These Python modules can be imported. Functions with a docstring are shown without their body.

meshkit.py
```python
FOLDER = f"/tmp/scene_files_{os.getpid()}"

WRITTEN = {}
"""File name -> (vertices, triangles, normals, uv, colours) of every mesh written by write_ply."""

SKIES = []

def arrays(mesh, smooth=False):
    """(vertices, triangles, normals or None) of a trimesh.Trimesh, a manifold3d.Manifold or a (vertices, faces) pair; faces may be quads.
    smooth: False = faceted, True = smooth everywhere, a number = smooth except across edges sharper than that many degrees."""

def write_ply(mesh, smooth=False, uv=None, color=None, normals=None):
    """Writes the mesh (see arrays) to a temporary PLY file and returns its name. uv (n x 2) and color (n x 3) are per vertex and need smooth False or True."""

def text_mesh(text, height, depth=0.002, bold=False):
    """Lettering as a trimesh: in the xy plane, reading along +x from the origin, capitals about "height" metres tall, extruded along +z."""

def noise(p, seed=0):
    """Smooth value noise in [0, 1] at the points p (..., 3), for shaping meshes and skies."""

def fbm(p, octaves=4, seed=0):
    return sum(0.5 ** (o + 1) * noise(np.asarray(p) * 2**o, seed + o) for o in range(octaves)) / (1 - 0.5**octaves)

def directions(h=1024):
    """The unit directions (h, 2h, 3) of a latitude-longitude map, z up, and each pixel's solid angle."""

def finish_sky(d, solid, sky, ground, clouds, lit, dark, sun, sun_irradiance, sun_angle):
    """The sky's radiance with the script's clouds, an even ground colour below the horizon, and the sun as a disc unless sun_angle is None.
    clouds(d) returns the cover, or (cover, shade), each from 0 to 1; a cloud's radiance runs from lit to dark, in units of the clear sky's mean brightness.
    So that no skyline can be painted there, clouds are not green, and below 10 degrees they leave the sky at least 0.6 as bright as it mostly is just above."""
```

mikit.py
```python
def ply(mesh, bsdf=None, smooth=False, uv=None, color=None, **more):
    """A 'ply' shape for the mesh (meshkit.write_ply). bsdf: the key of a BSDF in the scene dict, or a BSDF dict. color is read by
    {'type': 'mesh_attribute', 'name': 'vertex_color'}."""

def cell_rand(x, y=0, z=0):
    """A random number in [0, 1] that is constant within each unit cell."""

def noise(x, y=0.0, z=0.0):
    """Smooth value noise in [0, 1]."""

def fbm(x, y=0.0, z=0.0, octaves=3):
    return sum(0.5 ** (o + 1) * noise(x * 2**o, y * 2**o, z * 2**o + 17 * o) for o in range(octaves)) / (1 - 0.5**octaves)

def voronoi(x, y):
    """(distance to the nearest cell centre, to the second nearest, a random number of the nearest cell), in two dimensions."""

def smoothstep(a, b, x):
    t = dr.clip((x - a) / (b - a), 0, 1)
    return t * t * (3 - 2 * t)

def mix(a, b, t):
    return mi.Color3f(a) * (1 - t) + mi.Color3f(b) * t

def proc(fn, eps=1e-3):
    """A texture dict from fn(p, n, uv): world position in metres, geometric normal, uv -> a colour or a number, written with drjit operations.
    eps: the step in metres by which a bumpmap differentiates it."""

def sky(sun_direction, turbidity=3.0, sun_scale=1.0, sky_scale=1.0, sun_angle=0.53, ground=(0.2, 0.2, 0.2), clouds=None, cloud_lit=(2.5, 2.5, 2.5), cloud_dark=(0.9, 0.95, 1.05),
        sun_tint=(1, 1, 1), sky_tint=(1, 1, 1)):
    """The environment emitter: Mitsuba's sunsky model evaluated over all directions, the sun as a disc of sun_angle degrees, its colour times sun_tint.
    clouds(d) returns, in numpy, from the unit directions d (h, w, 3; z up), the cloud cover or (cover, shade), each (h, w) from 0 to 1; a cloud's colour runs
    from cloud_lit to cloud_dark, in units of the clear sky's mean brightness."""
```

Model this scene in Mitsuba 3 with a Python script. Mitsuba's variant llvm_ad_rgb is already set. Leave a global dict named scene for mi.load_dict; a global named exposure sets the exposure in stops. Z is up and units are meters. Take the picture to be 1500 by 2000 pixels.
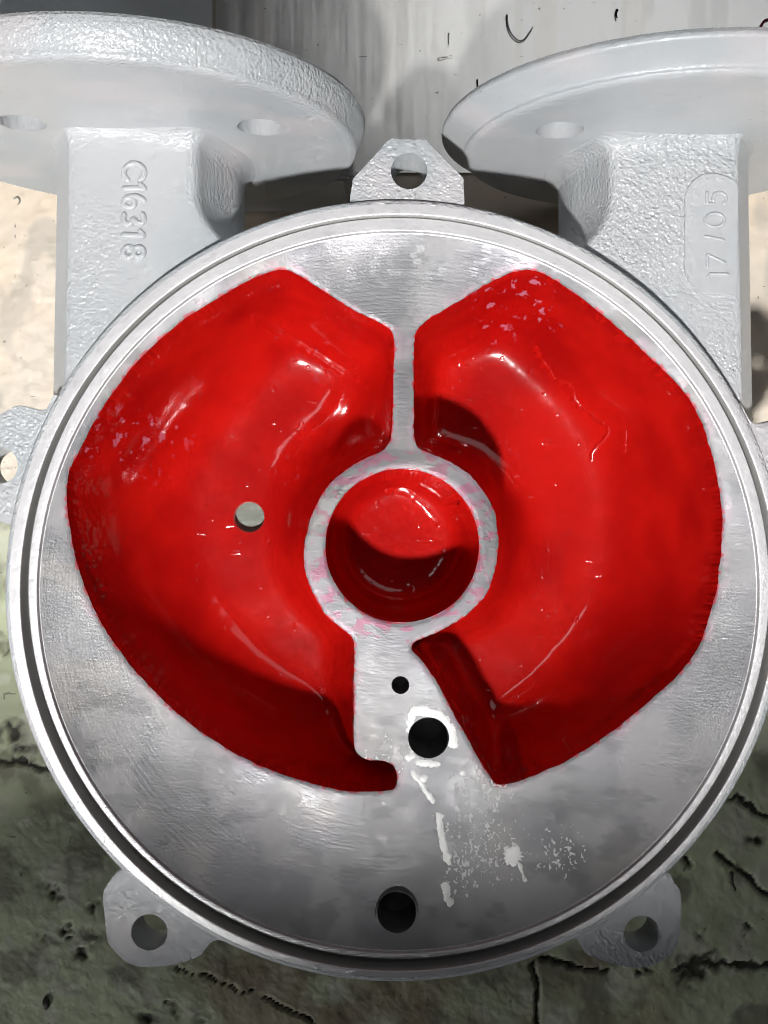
import math, random
import numpy as np, trimesh, manifold3d as m3, mitsuba as mi, drjit as dr
import mikit, meshkit
from mikit import proc, noise, fbm, voronoi, smoothstep, mix
from scipy.spatial import Delaunay, cKDTree
from shapely.geometry import Polygon, Point, LineString
import shapely

T = mi.ScalarTransform4f
scene, labels = {}, {}

# ------------------------------------------------------------------ camera, lamps, exposure
RZ = 0.178                      # height of the casing's sealing face above the floor
H, F = 0.60, 2175.0             # camera height above the sealing face; focal length in photo pixels (1500 wide)
FLOOR = -RZ                     # below, z is counted from the sealing face and RZ is added when a mesh is written
scene['camera'] = {'type': 'perspective', 'fov': math.degrees(2 * math.atan(750 / F)), 'fov_axis': 'x', 'near_clip': 0.01, 'far_clip': 20,
                   'to_world': T().look_at(origin=[0, 0, H + RZ], target=[0, 0, 0], up=[0, 1, 0])}
exposure = 0.0
LAMP_POS, LAMP_AIM = np.array([-.17, -.82, 1.60]), np.array([.0, .05, 0.0])
LAMP_R, LAMP_POWER, FLAG = .050, 2400.0, ((150, 1650), (1400, 1540), .62)  # last entry: edge and reach of the added light blocker
PANELS = [((-.85, -1.25, .42), (-.1, -.25, -.1), .35, .20, 5.0, 'added as fill, standing low at the lower left'), ((.60, 1.2, 1.9), (.4, 1.0, 0), .60, .50, 1.0, 'added for the sheet to reflect, over the far end'), ((-.36, .27, 1.75), (-.2, .1, 0), .13, .07, 3.5, 'hanging above the casing')]  # first two are added fills; the last gives the pale pocket reflection

# ------------------------------------------------------------------ helpers
def P(px, py, z):
    """The point at height z seen at a pixel of the photograph."""
    return np.array([(px - 750) * (H - z) / F, -(py - 1000) * (H - z) / F])

def numbered(key):
    if key not in scene and not any(k.startswith(key + '__') for k in scene) and key not in labels:
        return key
    i = 1
    while f'{key}_{i:03d}' in scene or f'{key}_{i:03d}' in labels or any(k.startswith(f'{key}_{i:03d}__') for k in scene):
        i += 1
    return f'{key}_{i:03d}'

def to_tm(mesh):
    if hasattr(mesh, 'to_mesh'):
        q = mesh.to_mesh()
        return trimesh.Trimesh(np.array(q.vert_properties[:, :3]), np.array(q.tri_verts), process=False)
    if isinstance(mesh, tuple):
        v, f = np.asarray(mesh[0], float), np.asarray(mesh[1], int)
        if f.shape[1] == 4:
            f = np.vstack([f[:, [0, 1, 2]], f[:, [0, 2, 3]]])
        return trimesh.Trimesh(v, f, process=False)
    return mesh

UVK = .05
def code_uv(p, a, b):
    """Even planar uv that also carries two lengths a and b (read back by uv_of)."""
    return np.c_[p[:, 0] + UVK * a, p[:, 1] + UVK * b]

def uv_of(p, uv):
    return (uv.x - p.x) / UVK, (uv.y - p.y) / UVK

def obj(name, mesh, mat, parent=None, smooth=35, uv=None, label=None, **more):
    key = numbered(f'{parent}__{name}' if parent else name)
    m = to_tm(mesh)
    m = trimesh.Trimesh(np.array(m.vertices) + [0, 0, RZ], m.faces, process=False)
    scene[key] = mikit.ply(m, mat, smooth=smooth, uv=uv, **more)
    if label:
        labels[key] = {'label': label}
    return key

def thing(name, label, cat, group=None, **more):
    key = numbered(name)
    labels[key] = {'label': label, 'category': cat, **more}
    if group:
        labels[key]['group'] = group
    return key

def catmull(pts, closed=True, step=.0009):
    p = np.asarray(pts, float)
    n, out = len(p), []
    rng_ = range(n) if closed else range(n - 1)
    for i in rng_:
        a, b, c, d = (p[(i + k) % n] if closed else p[min(max(i + k, 0), n - 1)] for k in (-1, 0, 1, 2))
        k = max(2, int(np.linalg.norm(c - b) / step))
        t = (np.arange(k) / k)[:, None]
        q = .5 * (2 * b + (c - a) * t + (2 * a - 5 * b + 4 * c - d) * t**2 + (3 * b - a - 3 * c + d) * t**3)
        out.append(q)
    if not closed:
        out.append(p[-1:])
    return np.vstack(out)

def tri_region(poly, spacing, near=(.0004, .0012)):
    """Triangulates a shapely polygon with holes as a fine even mesh; returns points and triangles."""
    pts = []
    rings = [poly.exterior, *poly.interiors]
    for r in rings:
        n = max(12, int(r.length / (spacing * .75)))
        pts.append(np.array([r.interpolate(i / n, normalized=True).coords[0] for i in range(n)]))
    for d in near:
        q = poly.buffer(-d)
        for g in getattr(q, 'geoms', [q]):
            for r in [g.exterior, *g.interiors]:
                n = max(12, int(r.length / (spacing * .85)))
                pts.append(np.array([r.interpolate((i + .5) / n, normalized=True).coords[0] for i in range(n)]))
    x0, y0, x1, y1 = poly.bounds
    gx, gy = np.meshgrid(np.arange(x0, x1, spacing), np.arange(y0, y1, spacing * .866))
    gx = gx + (np.arange(gx.shape[0])[:, None] % 2) * spacing / 2
    g = np.c_[gx.ravel(), gy.ravel()]
    inner = poly.buffer(-(near[-1] + spacing * .6))
    pts.append(g[shapely.contains_xy(inner, g[:, 0], g[:, 1])])
    p = np.vstack(pts)
    f = Delaunay(p).simplices
    c = p[f].mean(1)
    f = f[shapely.contains_xy(poly, c[:, 0], c[:, 1])]
    a = p[f]
    area = np.cross(a[:, 1] - a[:, 0], a[:, 2] - a[:, 0])
    f = f[np.abs(area) > 1e-12]
    area = area[np.abs(area) > 1e-12]
    f[area < 0] = f[area < 0][:, ::-1]
    return p, f

def loft(rings, closed_ends=(False, False)):
    """Rings (k, n, 3) joined by quads."""
    r = np.asarray(rings, float)
    k, n = r.shape[:2]
    v = r.reshape(-1, 3)
    i, j = np.meshgrid(np.arange(k - 1), np.arange(n), indexing='ij')
    a, b = i * n + j, i * n + (j + 1) % n
    q = np.stack([a, b, b + n, a + n], -1).reshape(-1, 4)
    f = np.vstack([q[:, [0, 1, 2]], q[:, [0, 2, 3]]])
    for end, base in ((0, 0), (1, (k - 1) * n)):
        if closed_ends[end]:
            v = np.vstack([v, r[-1 if end else 0].mean(0)])
            c = len(v) - 1
            t = np.stack([np.arange(n) + base, (np.arange(n) + 1) % n + base, np.full(n, c)], 1)
            f = np.vstack([f, t if end else t[:, ::-1]])
    return v, f

def circle_loft(prof, n=256, wob=None):
    """prof: rows (cx, cy, r, z)."""
    t = np.arange(n) * 2 * np.pi / n
    rings = []
    for cx, cy, r, z in prof:
        rr = r + (wob(t) if wob is not None else 0)
        rings.append(np.c_[cx + rr * np.cos(t), cy + rr * np.sin(t), np.full(n, z)])
    return loft(rings)

def flip(m):
    return m[0], np.asarray(m[1])[:, ::-1]

def tube(path, r, n=8):
    """A rounded tube through the 3-D points; r a number or one per point."""
    p = np.asarray(path, float)
    r = np.broadcast_to(r, len(p)).astype(float)
    d = np.gradient(p, axis=0)
    d /= np.maximum(np.linalg.norm(d, axis=1, keepdims=True), 1e-12)
    up = np.array([0, 0, 1.0]) if np.abs(d[:, 2]).max() < .9 else np.array([.3, .9, .1])
    rings = []
    t = np.arange(n) * 2 * np.pi / n
    p2 = np.vstack([p[0] - d[0] * r[0] * .7, p, p[-1] + d[-1] * r[-1] * .7])
    r2 = np.r_[r[0] * .45, r, r[-1] * .45]
    d2 = np.vstack([d[0], d, d[-1]])
    for q, rr, dd in zip(p2, r2, d2):
        s = np.cross(dd, up); s /= np.linalg.norm(s)
        u = np.cross(s, dd)
        rings.append(q + rr * (np.cos(t)[:, None] * s + np.sin(t)[:, None] * u))
    v, f = loft(rings, (True, True))
    return v, f[:, ::-1]

def cat(*ms):
    return trimesh.util.concatenate([to_tm(m) for m in ms])

def prism(poly, z0, z1, bevel=.0015):
    """An extruded outline with a rounded top edge (shapely polygon, holes keep sharp bores)."""
    def cs(p):
        return m3.CrossSection([np.asarray(r.coords)[:-1] for r in [p.exterior, *p.interiors]], m3.FillRule.EvenOdd)
    body = m3.Manifold.extrude(cs(poly), z1 - bevel - z0).translate([0, 0, z0])
    steps = 4
    for k in range(steps):
        a0, a1 = k / steps, (k + 1) / steps
        o = bevel * (1 - math.sqrt(max(0, 1 - a1**2)))
        q = poly.buffer(-o)
        body = body + m3.Manifold.extrude(cs(q), bevel / steps + .00002).translate([0, 0, z1 - bevel + bevel * a0 - .00002])
    return body

# ------------------------------------------------------------------ materials
def rgb(*c):
    return {'type': 'rgb', 'value': list(c)}

def paint_col(p, n, uv):
    a = fbm(p.x * 14 + 3, p.y * 14, p.z * 14, 3)
    b = fbm(p.x * 70, p.y * 70, p.z * 70 + 5, 3)
    c = mix((.335, .358, .375), (.40, .41, .423), smoothstep(.3, .7, a))
    c = mix(c, (.46, .43, .44), .5 * smoothstep(.55, .75, fbm(p.x * 22 + 9, p.y * 22 + 4, p.z * 22, 2)))
    c = mix(c, (.34, .36, .38), .22 * smoothstep(.62, .78, b))
    spec = noise(p.x * 520, p.y * 520, p.z * 520)
    return mix(c, (.2, .2, .2), .5 * smoothstep(.93, .97, spec))

def cast_bump(p, n, uv):
    m = .75 + .7 * smoothstep(.35, .65, fbm(p.x * 17 + 2, p.y * 17 + 8, p.z * 17, 2))
    return m * (.6 * noise(p.x * 720, p.y * 720, p.z * 720) + .55 * noise(p.x * 1050 + 7, p.y * 1050, p.z * 1050))

def fine_bump(p, n, uv):
    return .5 * noise(p.x * 900, p.y * 900, p.z * 900) + .5 * noise(p.x * 380, p.y * 380 + 2, p.z * 380)

scene['paint'] = {'type': 'principled', 'base_color': proc(paint_col), 'roughness': .32, 'specular': .5}
scene['cast_paint'] = {'type': 'twosided', 'b': {'type': 'bumpmap', 'arbitrary': proc(cast_bump, 2.5e-4), 'scale': .0009, 'bsdf': {'type': 'ref', 'id': 'paint'}}}
scene['fine_paint'] = {'type': 'twosided', 'b': {'type': 'bumpmap', 'arbitrary': proc(fine_bump, 2.5e-4), 'scale': .0007, 'bsdf': {'type': 'ref', 'id': 'paint'}}}

scene['ring_metal'] = {'type': 'twosided', 'b': {'type': 'bumpmap', 'arbitrary': proc(fine_bump, 2.5e-4), 'scale': .00022, 'bsdf': {'type': 'principled', 'base_color': proc(lambda p, n, uv: mix(mix((.50, .50, .515), (.60, .59, .60), fbm(p.x * 40, p.y * 40, 1, 3)), (.35, .35, .36), .25 * smoothstep(.66, .8, fbm(p.x * 130, p.y * 130, 4, 3)))), 'roughness': .40, 'metallic': .35, 'specular': .5}}}

# machined plate: uv = (distance to the nearest pocket edge, distance to the hub centre) in metres
def specks(p, n=None, uv=None):
    """Flecks of dried white paint in loose fields."""
    field = mi.Float(0)
    for (px, py), r in (((935, 1560), .024), ((960, 1650), .026), ((905, 1700), .016), ((1090, 1660), .016), ((760, 1480), .014), 
                        ((905, 1620), .02),):
        c = P(px, py, -.017)
        d = dr.sqrt(dr.square(p.x - float(c[0])) + dr.square(p.y - float(c[1])))
        field = dr.maximum(field, 1 - smoothstep(r * .2, r * 1.15, d))
    k = noise(p.x * 1150, p.y * 1000) * .65 + noise(p.x * 480 + 3, p.y * 420) * .45
    th = .90 - .26 * field
    return smoothstep(th - .02, th + .10, k) * smoothstep(0, .15, field)

def plate_col(p, n, uv):
    ue, uh = uv_of(p, uv)
    a = fbm(p.x * 18, p.y * 18 + 4, 0, 3)
    b = fbm(p.x * 75 + 2, p.y * 75, 0, 3)
    c = mix((.128, .128, .134), (.20, .20, .206), smoothstep(.3, .72, a))
    c = mix(c, (.185, .178, .20), .25 * smoothstep(.40, .75, fbm(p.x * 26 + 8, p.y * 26 + 1, 3, 2)))
    c = mix(c, (.27, .255, .235), .35 * smoothstep(.5, .8, fbm(p.x * 30 + 1, p.y * 30 + 9, 6, 3)))
    c = mix(c, (.15, .155, .165), .35 * smoothstep(.58, .76, b))
    cl = smoothstep(.48, .68, fbm(p.x * 34 + 4, p.y * 34 + 2, 9, 4))
    c = mix(c, (.235, .232, .235), .6 * cl)
    c = mix(c, (.085, .085, .09), .4 * smoothstep(.58, .74, fbm(p.x * 48 + 1, p.y * 95 + 6, 12, 4)))
    edge = 1 - smoothstep(.0, .006, ue + .006 * (b - .5))
    pink = edge * smoothstep(.42, .66, fbm(p.x * 110, p.y * 110, 2, 3))
    c = mix(c, (.62, .30, .42), .14 * pink)
    hub = 1 - smoothstep(.050, .058, uh)
    blot = hub * smoothstep(.52, .66, fbm(p.x * 150 + 5, p.y * 230, 8, 4))
    c = mix(c, (.27, .03, .10), .45 * blot)
    c = mix(c, (.40, .02, .04), .7 * (1 - smoothstep(.0, .0006, ue + .0030 * (noise(p.x * 420, p.y * 420) - .45))))
    return mix(c, (.80, .80, .79), .6 * specks(p))

def plate_rough(p, n, uv):
    r = .40 + .22 * fbm(p.x * 40, p.y * 40 + 7, 0, 3) - .08 * smoothstep(.6, .8, fbm(p.x * 160, p.y * 160, 0, 2))
    return r

def plate_metal(p, n, uv):
    ue, uh = uv_of(p, uv)
    cl = smoothstep(.48, .68, fbm(p.x * 34 + 4, p.y * 34 + 2, 9, 4))
    return .82 * (1 - specks(p)) * (1 - .55 * cl) * smoothstep(-.001, .004, ue)

def plate_bump(p, n, uv):
    cx, cy = p.x - .0077, p.y + .0436
    r = dr.sqrt(cx * cx + cy * cy)
    lathe = noise(r * 1500, dr.atan2(cy, cx) * 9)
    sc = noise(p.x * 90 + p.y * 1500, p.y * 60 - p.x * 300) + noise(p.x * 1600 - p.y * 240, p.y * 80 + p.x * 100)
    return .22 * lathe + .22 * noise(p.x * 1300, p.y * 1300) + .16 * sc + .9 * specks(p)

scene['plate_metal'] = {'type': 'twosided', 'b': {'type': 'bumpmap', 'arbitrary': proc(plate_bump, 2.5e-4), 'scale': .00020, 'bsdf': {
    'type': 'principled', 'base_color': proc(plate_col), 'roughness': proc(plate_rough), 'metallic': proc(plate_metal), 'specular': .5}}}

# red coating: ue = distance to the pocket's edge
def red_col(p, n, uv):
    ue, uh = uv_of(p, uv)
    a = fbm(p.x * 30, p.y * 30, p.z * 30, 3)
    c = mix((.28, .0028, .0025), (.40, .0055, .0035), smoothstep(.25, .75, a))
    q = smoothstep(.62, .74, fbm(p.x * 260, p.y * 230, p.z * 120, 3)) * smoothstep(.60, .74, fbm(p.x * 24 + 3, p.y * 24 + 1, 0, 2)) * smoothstep(.045, .003, ue) * smoothstep(-.02, .06, p.y)
    c = mix(c, (.50, .22, .32), .6 * q)
    return c

def red_bump(p, n, uv):
    ue, uh = uv_of(p, uv)
    edge = smoothstep(.012, .0, ue)
    drip = fbm(p.x * 95, p.y * 95, p.z * 60, 3)
    return .30 * drip + .9 * noise(p.x * 34, p.y * 34 + 5, p.z * 34) + .9 * edge * noise(p.x * 300, p.y * 300, p.z * 200) + .4 * smoothstep(.86, .92, noise(p.x * 230 + 4, p.y * 230, 2))

scene['red_coat'] = {'type': 'twosided', 'b': {'type': 'bumpmap', 'arbitrary': proc(red_bump, 4e-4), 'scale': .00042, 'bsdf': {
    'type': 'principled', 'base_color': proc(red_col), 'roughness': .09, 'specular': .45, 'clearcoat': .2, 'clearcoat_gloss': .97}}}

def floor_col(p, n, uv):
    ue, uh = uv_of(p, uv)
    a = fbm(p.x * 9, p.y * 9, 1, 4)
    b = fbm(p.x * 60, p.y * 60, 2, 4)
    cream = mix((.74, .62, .485), (.64, .57, .48), smoothstep(.35, .65, a))
    cream = mix(cream, (.36, .34, .31), .5 * smoothstep(.55, .72, fbm(p.x * 38 + 3, p.y * 26, 4, 3)))
    moss = mix((.48, .52, .35), (.385, .42, .28), smoothstep(.35, .65, fbm(p.x * 16, p.y * 16 + 3, 5, 3)))
    moss = mix(moss, (.52, .53, .43), .7 * smoothstep(.48, .66, b))
    moss = mix(moss, (.17, .17, .12), .75 * smoothstep(.52, .70, fbm(p.x * 34, p.y * 34 + 8, 11, 5)))
    moss = mix(moss, (.26, .19, .12), .6 * smoothstep(.55, .7, fbm(p.x * 12 + 8, p.y * 12, 7, 3)) * smoothstep(-.24, -.33, p.y))
    t = smoothstep(.045, -.015, p.y + .05 * (a - .5) - .06 * smoothstep(.1, .4, p.x))
    c = mix(cream, moss, t)
    dots = noise(p.x * 260, p.y * 260, 3)
    c = mix(c, (.08, .08, .07), .7 * smoothstep(.955, .985, dots))
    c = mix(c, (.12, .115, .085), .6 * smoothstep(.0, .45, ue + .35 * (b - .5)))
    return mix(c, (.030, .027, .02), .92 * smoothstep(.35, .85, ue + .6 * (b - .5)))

def floor_bump(p, n, uv):
    return fbm(p.x * 120, p.y * 120, 0, 4)

scene['floor_mat'] = {'type': 'bumpmap', 'arbitrary': proc(floor_bump, 6e-4), 'scale': .0022, 'bsdf': {'type': 'principled', 'base_color': proc(floor_col), 'roughness': .6, 'specular': .35}}

def sheet_col(p, n, uv):
    st = fbm(p.x * 95, p.y * 3.2, 0, 3)
    a = fbm(p.x * 14, p.y * 14, 3, 3)
    c = mix((.76, .75, .715), (.88, .87, .84), a)
    c = mix(c, (.72, .62, .50), .18 * smoothstep(.58, .72, st))
    c = mix(c, (.40, .39, .37), .22 * smoothstep(.6, .74, fbm(p.x * 60, p.y * 20, 6, 3)))
    return mix(c, (.16, .15, .13), .7 * smoothstep(.965, .99, noise(p.x * 240, p.y * 240, 1)))

def sheet_bump(p, n, uv):
    return .6 * fbm(p.x * 120, p.y * 9, 0, 3) + .5 * fbm(p.x * 30, p.y * 30, 2, 2)

scene['sheet_mat'] = {'type': 'twosided', 'b': {'type': 'bumpmap', 'arbitrary': proc(sheet_bump, 5e-4), 'scale': .00022, 'bsdf': {
    'type': 'principled', 'base_color': proc(sheet_col), 'roughness': .27, 'metallic': .82, 'specular': .5}}}
scene['sheet_pale'] = {'type': 'twosided', 'b': {'type': 'principled', 'base_color': proc(lambda p, n, uv: mix((.66, .70, .72), (.80, .83, .85), fbm(p.x * 16, p.y * 16, 5, 3))), 'roughness': .35, 'metallic': .1}}
scene['red_plain'] = {'type': 'twosided', 'b': {'type': 'principled', 'base_color': rgb(.5, .01, .008), 'roughness': .12}}
scene['groove_shade'] = {'type': 'twosided', 'b': {'type': 'principled', 'base_color': rgb(.27, .268, .26), 'roughness': .45}}  # darker than the ring, to carry the shade inside the groove
scene['bore_metal'] = {'type': 'twosided', 'b': {'type': 'principled', 'base_color': rgb(.10, .10, .10), 'roughness': .5, 'metallic': .4}}
scene['plug_metal'] = {'type': 'twosided', 'b': {'type': 'principled', 'base_color': proc(lambda p, n, uv: mix((.10, .115, .095), (.185, .20, .17), fbm(p.x * 60, p.y * 420, 0, 3))), 'roughness': .5, 'metallic': .2}}
scene['red_gloss'] = {'type': 'twosided', 'b': {'type': 'principled', 'base_color': rgb(.36, .0045, .003), 'roughness': .22, 'specular': .8}}
scene['white_splash_glare'] = {'type': 'twosided', 'b': {'type': 'bumpmap', 'arbitrary': proc(fine_bump, 2.5e-4), 'scale': .0004, 'bsdf': {'type': 'principled', 'base_color': proc(lambda p, n, uv: mix((.62, .62, .61), (.82, .82, .81), fbm(p.x * 240, p.y * 240, 1, 3))), 'roughness': .4}}}  # dried paint, and the glare painted around one hole
scene['dark_chip'] = {'type': 'twosided', 'b': {'type': 'principled', 'base_color': rgb(.03, .025, .02), 'roughness': .6}}
scene['shaving_steel'] = {'type': 'twosided', 'b': {'type': 'principled', 'base_color': rgb(.42, .41, .39), 'roughness': .3, 'metallic': .9}}
scene['red_wire_mat'] = {'type': 'twosided', 'b': {'type': 'principled', 'base_color': rgb(.30, .02, .05), 'roughness': .3}}
scene['white_bit'] = {'type': 'twosided', 'b': {'type': 'principled', 'base_color': rgb(.85, .85, .82), 'roughness': .4}}
scene['lamp_black'] = {'type': 'twosided', 'b': {'type': 'principled', 'base_color': rgb(.04, .04, .045), 'roughness': .5}}
scene['lamp_off'] = {'type': 'diffuse', 'reflectance': rgb(.1, .1, .1)}

# ------------------------------------------------------------------ floor and sheets
def np_fbm(x, y, s, seed=0, o=4):
    return meshkit.fbm(np.stack([np.asarray(x) * s, np.asarray(y) * s, np.zeros_like(np.asarray(x, float)) + .37 * seed], -1), o, seed)

CRACKS = [([(-60, 1478), (10, 1487), (45, 1490), (82, 1500), (140, 1497), (260, 1520)], .0026), ([(1395, 1545), (1440, 1562), (1500, 1600), (1600, 1640)], .0018), ([(1400, 1672), (1440, 1700), (1480, 1735), (1540, 1790)], .0022),
          ([(1185, 1898), (1100, 1882), (1045, 1873), (1040, 1890), (1052, 1925), (1048, 1965), (1056, 2060)], .0016), ([(1560, 1895), (1450, 1885), (1390, 1880), (1320, 1895)], .0024),
          ([(345, 1893), (400, 1905), (450, 1925), (475, 1940), (500, 1930)], .0007), ([(515, 1948), (560, 1975), (600, 1990), (640, 2020)], .0006)]
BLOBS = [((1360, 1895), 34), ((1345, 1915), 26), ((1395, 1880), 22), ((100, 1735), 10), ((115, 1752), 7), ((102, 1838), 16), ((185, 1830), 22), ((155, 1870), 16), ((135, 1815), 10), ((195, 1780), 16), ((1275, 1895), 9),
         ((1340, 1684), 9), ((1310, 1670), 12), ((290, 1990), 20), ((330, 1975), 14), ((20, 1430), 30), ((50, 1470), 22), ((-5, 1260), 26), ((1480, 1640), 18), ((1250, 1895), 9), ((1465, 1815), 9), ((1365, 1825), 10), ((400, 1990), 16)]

def dirt(x, y):
    w = (np_fbm(x, y, 60, 1) - .5) * .012
    w2 = (np_fbm(x, y, 190, 2) - .5) * .011
    d = np.zeros_like(x)
    pt = shapely.points(x + w * .7, y + w2)
    near = np.zeros_like(d)
    for line, r in CRACKS:
        ls = LineString([P(a, b, FLOOR) for a, b in line])
        q = shapely.distance(ls, pt) + w2 * .3
        near = np.maximum(near, np.clip(1.25 - q / r, 0, 1))
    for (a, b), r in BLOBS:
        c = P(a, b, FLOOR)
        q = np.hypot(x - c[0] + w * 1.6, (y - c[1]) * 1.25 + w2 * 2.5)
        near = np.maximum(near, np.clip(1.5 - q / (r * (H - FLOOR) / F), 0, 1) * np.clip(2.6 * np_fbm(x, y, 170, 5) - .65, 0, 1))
    return near

def build_floor():
    fine = .0016
    xs = np.r_[np.linspace(-2.5, -.30, 40), np.arange(-.295, .2951, fine), np.linspace(.30, 2.5, 40)]
    ys = np.r_[np.linspace(-2.5, -.40, 40), np.arange(-.395, .2451, fine), np.linspace(.25, 2.5, 40)]
    x, y = np.meshgrid(xs, ys)
    X, Y = x.ravel(), y.ravel()
    d = np.zeros_like(X)
    m = (np.abs(X) < .31) & (Y > -.41) & (Y < .0)
    d[m] = dirt(X[m], Y[m])
    z = FLOOR + .0012 * (np_fbm(X, Y, 30, 3) - .5) - .0032 * d + .0010 * (np_fbm(X, Y, 120, 7) - .5) * (Y < 0)
    i, j = np.meshgrid(np.arange(len(ys) - 1), np.arange(len(xs) - 1), indexing='ij')
    a = i * len(xs) + j
    q = np.stack([a, a + 1, a + 1 + len(xs), a + len(xs)], -1).reshape(-1, 4)
    k = obj('floor', (np.c_[X, Y, z], q), 'floor_mat', smooth=True, uv=code_uv(np.c_[X, Y], d, d * 0))
    labels[k] = {'label': 'pale stained workshop floor, cream above and mossy green with black cracks below', 'category': 'floor', 'kind': 'structure'}
build_floor()

def sheet(x0, x1, label, mat='sheet_mat'):
    y0, y1, t = .236, .75, .0016
    xs, ys = np.linspace(x0, x1, 90), np.linspace(y0, y1, 60)
    x, y = np.meshgrid(xs, ys)
    z = FLOOR + .003 + .0016 * np_fbm(x, y, 9, int(1000 * (x0 + 3))) 
    n = len(xs)
    V = np.vstack([np.c_[x.ravel(), y.ravel(), z.ravel()], np.c_[x.ravel(), y.ravel(), z.ravel() - t]])
    i, j = np.meshgrid(np.arange(len(ys) - 1), np.arange(n - 1), indexing='ij')
    a = (i * n + j).ravel(); N = n * len(ys)
    top = np.c_[a, a + 1, a + n + 1, a + n]
    loop = np.r_[np.arange(n), n - 1 + n * np.arange(1, len(ys)), N - 2 - np.arange(n - 1), N - 2 * n - n * np.arange(len(ys) - 2)]
    l2 = np.roll(loop, -1)
    side = np.c_[loop, loop + N, l2 + N, l2]
    k = obj('metal_sheet', (V, np.vstack([top, top[:, ::-1] + N, side])), mat, smooth=40)
    labels[k] = {'label': label, 'category': 'metal sheet'}
sheet(-.117, .62, 'scuffed shiny metal sheet with rusty streaks, lying behind and between the two flanges')
sheet(-.85, -.1195, 'pale metal sheet behind the left flange, left of the dark seam', 'sheet_pale')

# ------------------------------------------------------------------ pump casing
CASING = thing('pump_casing', 'pale grey pump casing with two red coated pockets, lying open side up', 'pump casing')
C0 = P(778, 1158, 0); RG = 739.2 * H / F; RL = .1958
CO = P(773.5, 1154, 0); RO = 766 * H / F
HUB = P(786, 1066, -.0200)

def dish(x, y):
    r = np.hypot(x - C0[0], y - C0[1])
    s = np.clip((RL - r) / .080, 0, 1)
    rho = np.hypot(x - HUB[0], y - HUB[1])
    return -.0076 - .0125 * (1 - (1 - s) ** 2.0)

def wob(t):
    return .00035 * (np_fbm(np.cos(t), np.sin(t), 9, 4) - .5) * 2

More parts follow.
